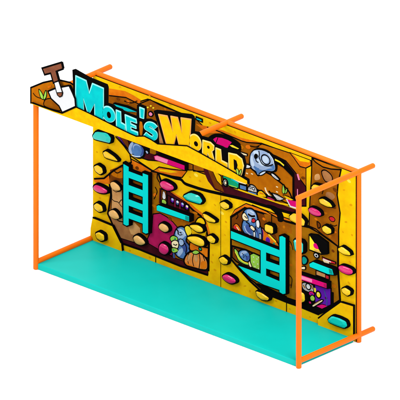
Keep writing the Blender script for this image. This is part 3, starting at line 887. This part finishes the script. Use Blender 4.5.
ledge([(113.5, 104), (126, 107.5), (137, 112), (128, 111.5), (118, 108)], 'teal_letter', "thin teal ledge behind the first word of the sign", t=0.05)


# ------------------------------------------------------------------ ladders
def ladder(label, pieces, loc, t=0.064, pad=0.02):
    yf = YW - t
    x, z = at(loc[0], loc[1], YW)
    root = thing("wall_ladder", label, "ladder", (x, YW, z), "teal ladders on the mural wall")
    for k, (nm, pp) in enumerate(pieces):
        f = pts_at(pp, yf - 0.004)
        d = 0.0005 * k
        mb = MB()
        mb.prism(offset(f, pad), yf + d, YW - 0.0004 - 0.0003 * k, M['black'])
        ob = mb.build("edge_board" if nm != "rung" else "rung_board"); attach(ob, root)
        mb = MB()
        mb.prism(f, yf - 0.005, yf - 0.0003, M['teal'])
        o = mb.build(nm); attach(o, root)
    return root


def rung(xa, xb, ya0, ya1, s=0.376):
    return [(xa, ya0), (xb, ya0 + s * (xb - xa)), (xb, ya1 + s * (xb - xa)), (xa, ya1)]


ladder("upright teal ladder with four rungs on the left of the mural wall",
       [("side_rail", [(123.5, 164), (128.6, 167), (128.6, 225), (126.5, 225.6), (123.5, 224)]),
        ("side_rail", [(142.8, 173.3), (148, 175.2), (148, 233), (145.8, 233.6), (142.8, 232)]),
        ("rung", rung(128.6, 142.8, 171.2, 177.6)), ("rung", rung(128.6, 142.8, 185.0, 191.4)), ("rung", rung(128.6, 142.8, 199.2, 205.4)), ("rung", rung(128.6, 142.8, 212.2, 218.2))],
       (136, 236))
ladder("teal bunk bed frame and ladder around the two painted resting moles",
       [("side_rail", [(279.6, 236.6), (282, 236), (285.4, 238), (285.4, 293.5), (283, 294), (279.6, 292)]),
        ("side_rail", [(260.8, 250.2), (266, 252.2), (266, 275.6), (260.8, 273.8)]),
        ("bed_rail", [(231, 231), (260, 242.5), (279.6, 250.3), (279.6, 257.1), (266, 252.2), (260.8, 250.2), (231, 238.3)]),
        ("rung", [(266, 260.7), (279.6, 265.5), (279.6, 272.9), (266, 268.3)]),
        ("bed_rail", [(238.5, 265.8), (260.8, 273.8), (266, 275.6), (279.6, 281.3), (279.6, 289.9), (264, 284.5), (251, 277.5), (243, 270.5)])],
       (270, 292))

# ------------------------------------------------------------------ the sign on the front top
sg = thing("sign_board", "name sign reading MOLE'S WORLD in teal and gold letters beside a shovel", "sign", (0, -0.04, ZT - 0.1))
YB = -0.041


def board(nm, pp, yf, m, par=sg, smooth=0, line=None, side='black', yb=YB, closed=True, bevel=0.0):
    q = crom(pp, smooth) if smooth else pp
    mb = MB()
    mb.prism(pts_at(q, yf), yf, yb, M[m], side=M[side] if side else None)
    if line:
        mb.ribbon(pts_at(q, yf - 0.0012), line / 60.0, yf - 0.0012, yf + 0.004, M['black'], closed=True)
    o = mb.build(nm)
    attach(o, sg)
    if par is not sg:
        o.parent = par
    return o


SLOPE = 0.3765
bot = lambda x: 102.6 + SLOPE * (x - 31.2)
hill = board("hill_board", [(30.8, 87.6), (43, 82.6), (51, 80.8), (60, 80.2), (70, 82.5), (75, 86), (76, 107), (70, 111), (62, 113.0), (30.8, 102.9)], -0.062, 'brown_light', line=1.5)
a = Art("leaf_and_soil_artwork", 0.5, None, y0=-0.0625, step=0.4)
a.fill([(45, 100), (49, 98.5), (53, 99), (58, 103.5), (61, 110.5), (52, 109), (44, 105.5)], 'brown', smooth=3, line=0.7)
a.fill([(38.6, 89.5), (40.3, 90.5), (43, 95), (43.5, 99.5), (40.5, 97.5)], 'lime', smooth=2, line=0.6)
a.fill([(45.5, 90.5), (46.6, 92), (46.3, 97), (44, 100), (43.3, 97)], 'lime', smooth=2, line=0.6)
a.fill([(47.5, 86.5), (51, 85), (51, 87), (48.5, 88)], 'orange', smooth=2)
a.line([(33, 93), (36, 96.5), (41, 98.5)], 0.5, smooth=3)
o = a.build(); o.parent = hill
top_line = [(31.2, 102.6), (42, 106.6), (54, 110.8), (62, 113.2), (70, 109.6), (76, 107), (88, 112.6), (100, 118.6), (110, 123.6), (120, 128.8), (130, 133.6), (136, 136.2), (144, 136), (151, 139.6), (157.5, 143.8),
            (172, 144.8), (187, 145.8), (200, 152.8), (216, 161.8), (232, 171), (247, 180)]
# letter backings
board("letter_backing", [(72.3, 69.8), (74.6, 69.2), (89.3, 77.6), (106.6, 84.6), (107.6, 87.5), (107.4, 103.3), (113, 104.8), (115.2, 107), (121.5, 109.3), (124, 111.8), (136.5, 116.5), (137, 104.8),
                         (139, 104), (145.2, 106.6), (145.8, 111), (145.3, 119), (150, 119), (155.4, 121.8), (158.2, 127), (159.4, 146), (136, 138.5), (100, 121.5), (74.3, 110)], -0.066, 'black')
board("letter_backing", [(153.6, 110.8), (156, 110.1), (191, 114.6), (193.4, 116.6), (194.2, 121), (193.8, 131.6), (198.5, 132.2), (201, 136.3), (211, 138.8), (215, 144), (221.8, 146.6), (227, 149.7), (237, 151),
                         (243.6, 156.4), (245.6, 165), (243.8, 174.6), (243, 181), (228, 173), (200, 157), (187, 149.5), (165.6, 147.5), (163.6, 143)], -0.067, 'black')
board("soil_gap", [(139.8, 121.2), (142, 121.8), (143, 127), (142, 137), (140, 136.5), (139.3, 127)], -0.0675, 'brown_light')
board("soil_gap", [(157, 121.5), (158.2, 125), (164.3, 146), (159.6, 145.4), (158.4, 128)], -0.0675, 'stone_brown')


def letter(nm, pp, rim, face, holes=(), smooth=0, ins=0.015, yr=-0.080, d=0.0):
    q = crom(pp, smooth) if smooth else pp
    mb = MB()
    mb.prism(pts_at(q, yr - d), yr - d, -0.0672, M[rim], side=M[rim])
    o = mb.build(nm); attach(o, sg)
    mb = MB()
    yf = yr - 0.004 - d
    w = pts_at(q, yf)
    mb.prism([(x + 0.004, z - 0.004) for x, z in offset(w, -ins)], yf, yr - 0.0002 - d, M[face])
    for h in holes:
        mb.prism(pts_at(h, yf - 0.0012), yf - 0.0012, yr - d, M['black'])
    o2 = mb.build("letter_face"); attach(o2, sg); o2.parent = o
    o2.location = (0, 0, 0)
    return o


def attach_fix():
    pass


T, G, GC = ('teal_rim', 'teal_letter'), ('gold_rim', 'gold_letter'), ('cream_rim', 'gold_letter')
letter("letter", [(75.3, 75.3), (86, 80.3), (89, 92.5), (92, 83), (103.4, 88), (103.4, 122), (94.3, 117), (94.3, 104), (89.7, 113.2), (87.1, 112.2), (83.2, 98.5), (83.8, 112), (75, 108)], *T)
letter("letter", ell(108.4, 114.2, 6.9, 7.9, n=30), *T, holes=[ell(108.9, 114.9, 2.0, 3.2)])
letter("letter", [(115.7, 109.6), (120.6, 111.6), (121, 122.2), (125.2, 124.6), (125.2, 133), (116, 128.5)], *T, d=0.0003)
letter("letter", [(124.6, 114.3), (136, 119), (136.6, 123.6), (130.6, 121.4), (130.7, 123.4), (135.8, 125.8), (136.1, 129), (130.9, 127), (131, 129.2), (137.6, 132), (138, 138), (126, 132.6)], *T, d=0.0006)
letter("letter", [(139.2, 106.8), (144.2, 108.8), (143.6, 119), (139.6, 117.6)], *T)


def thick(path, w, n=5):
    """outline of a fat brush stroke in photo pixels"""
    c = crom(path, n, closed=False)
    l, r = [], []
    for i in range(len(c)):
        p, q = Vector(c[max(i - 1, 0)]), Vector(c[min(i + 1, len(c) - 1)])
        d = (q - p).normalized(); nn = Vector((-d.y, d.x))
        l.append((c[i][0] + nn.x * w / 2, c[i][1] + nn.y * w / 2)); r.append((c[i][0] - nn.x * w / 2, c[i][1] - nn.y * w / 2))
    return l + list(reversed(r))


letter("letter", thick([(155.6, 128.2), (152.2, 124.8), (147.8, 123.9), (146.2, 127.2), (150.6, 130.4), (154.6, 133.6), (154.2, 138.2), (149.5, 137.6), (144.4, 133.8)], 4.6), *T, ins=0.009)
letter("letter", [(158, 114), (167, 115.6), (172.6, 131), (170.3, 115.8), (177.4, 117.2), (181.7, 132), (180.5, 117.4), (191, 119), (189.4, 148), (187, 147.4), (179, 146.5), (176.2, 135), (173.5, 146.5), (166.5, 146)], *G)
letter("letter", ell(194.8, 142.6, 6.4, 8.4, n=30), *GC, holes=[ell(196, 143.8, 2.0, 2.5)])
letter("letter", [(202.4, 139.8), (210, 142), (213.8, 145.6), (213.8, 150), (211.8, 151.8), (214.6, 162), (209.6, 159), (207.6, 153.4), (207, 157.5), (202, 154.5)], *GC, holes=[ell(208.4, 147.2, 1.3, 1.5)], d=0.0003)
letter("letter", [(215.4, 147.5), (220.5, 149.5), (221.4, 160.2), (227.3, 163.2), (227.3, 171.5), (215.4, 164.5)], *GC, d=0.0006)
letter("letter", [(228.2, 152.6), (236, 154.3), (241.6, 158.8), (243.4, 166), (241.6, 174), (240, 178.5), (228.6, 172)], *GC, holes=[[(233.6, 159), (236.4, 160.6), (237.6, 165), (236.6, 170.6), (234, 169.4)]], d=0.0009)

# yellow ground strip of the sign, in front of the feet of the letters
strip = board("ground_strip", top_line + [(247.3, bot(247.3) + 0.3), (62, bot(62) + 1.3), (31.4, bot(31.2) + 1.3)], -0.094, 'sign_yellow', side='black')
mb = MB()
mb.ribbon(pts_at(top_line, -0.0955), 1.1 / 60, -0.0955, -0.0935, M['black'])
o = mb.build("strip_line"); attach(o, sg)
o.parent = strip
o.location = (0, 0, 0)
strip_loc = strip.location.copy()
a = Art("leaf_artwork", 0.4, None, y0=-0.096, step=0.4)
a.fill([(236, 169), (237.4, 168.5), (238.8, 172), (238.4, 175.2), (236.6, 173)], 'lime', smooth=2, line=0.5)
a.fill([(240.8, 169.3), (241.6, 171), (240.4, 174.5), (239, 175.2), (239.3, 172)], 'lime', smooth=2, line=0.5)
o = a.build(); attach(o, sg)

# shovel
blade = board("shovel_blade", [(48, 91.2), (54.5, 88.5), (58.5, 87.5), (69, 85.5), (72.5, 93), (75, 99), (75.6, 106.6), (70, 109.2), (62.3, 112.6), (59, 106), (51, 98.5)], -0.104, 'white', line=1.5, yb=-0.063)
sock = board("shovel_socket", [(54, 82.5), (58.6, 81), (62.6, 93), (61.8, 96), (59.6, 97), (57.4, 95), (56.3, 91.5)], -0.112, 'white', line=0.9, yb=-0.1045)
board("shovel_socket_tip", [(56.8, 92.8), (62.4, 92.4), (61.8, 96), (59.6, 97), (57.6, 95.2)], -0.1145, 'handle', line=0.7, yb=-0.1125)
hnd = board("shovel_handle", [(42, 68.2), (61.5, 62.3), (63, 69), (56.2, 71.5), (58.8, 81), (53.4, 83), (50.6, 73.3), (44.6, 74.8)], -0.110, 'handle', line=1.6, yb=-0.075)
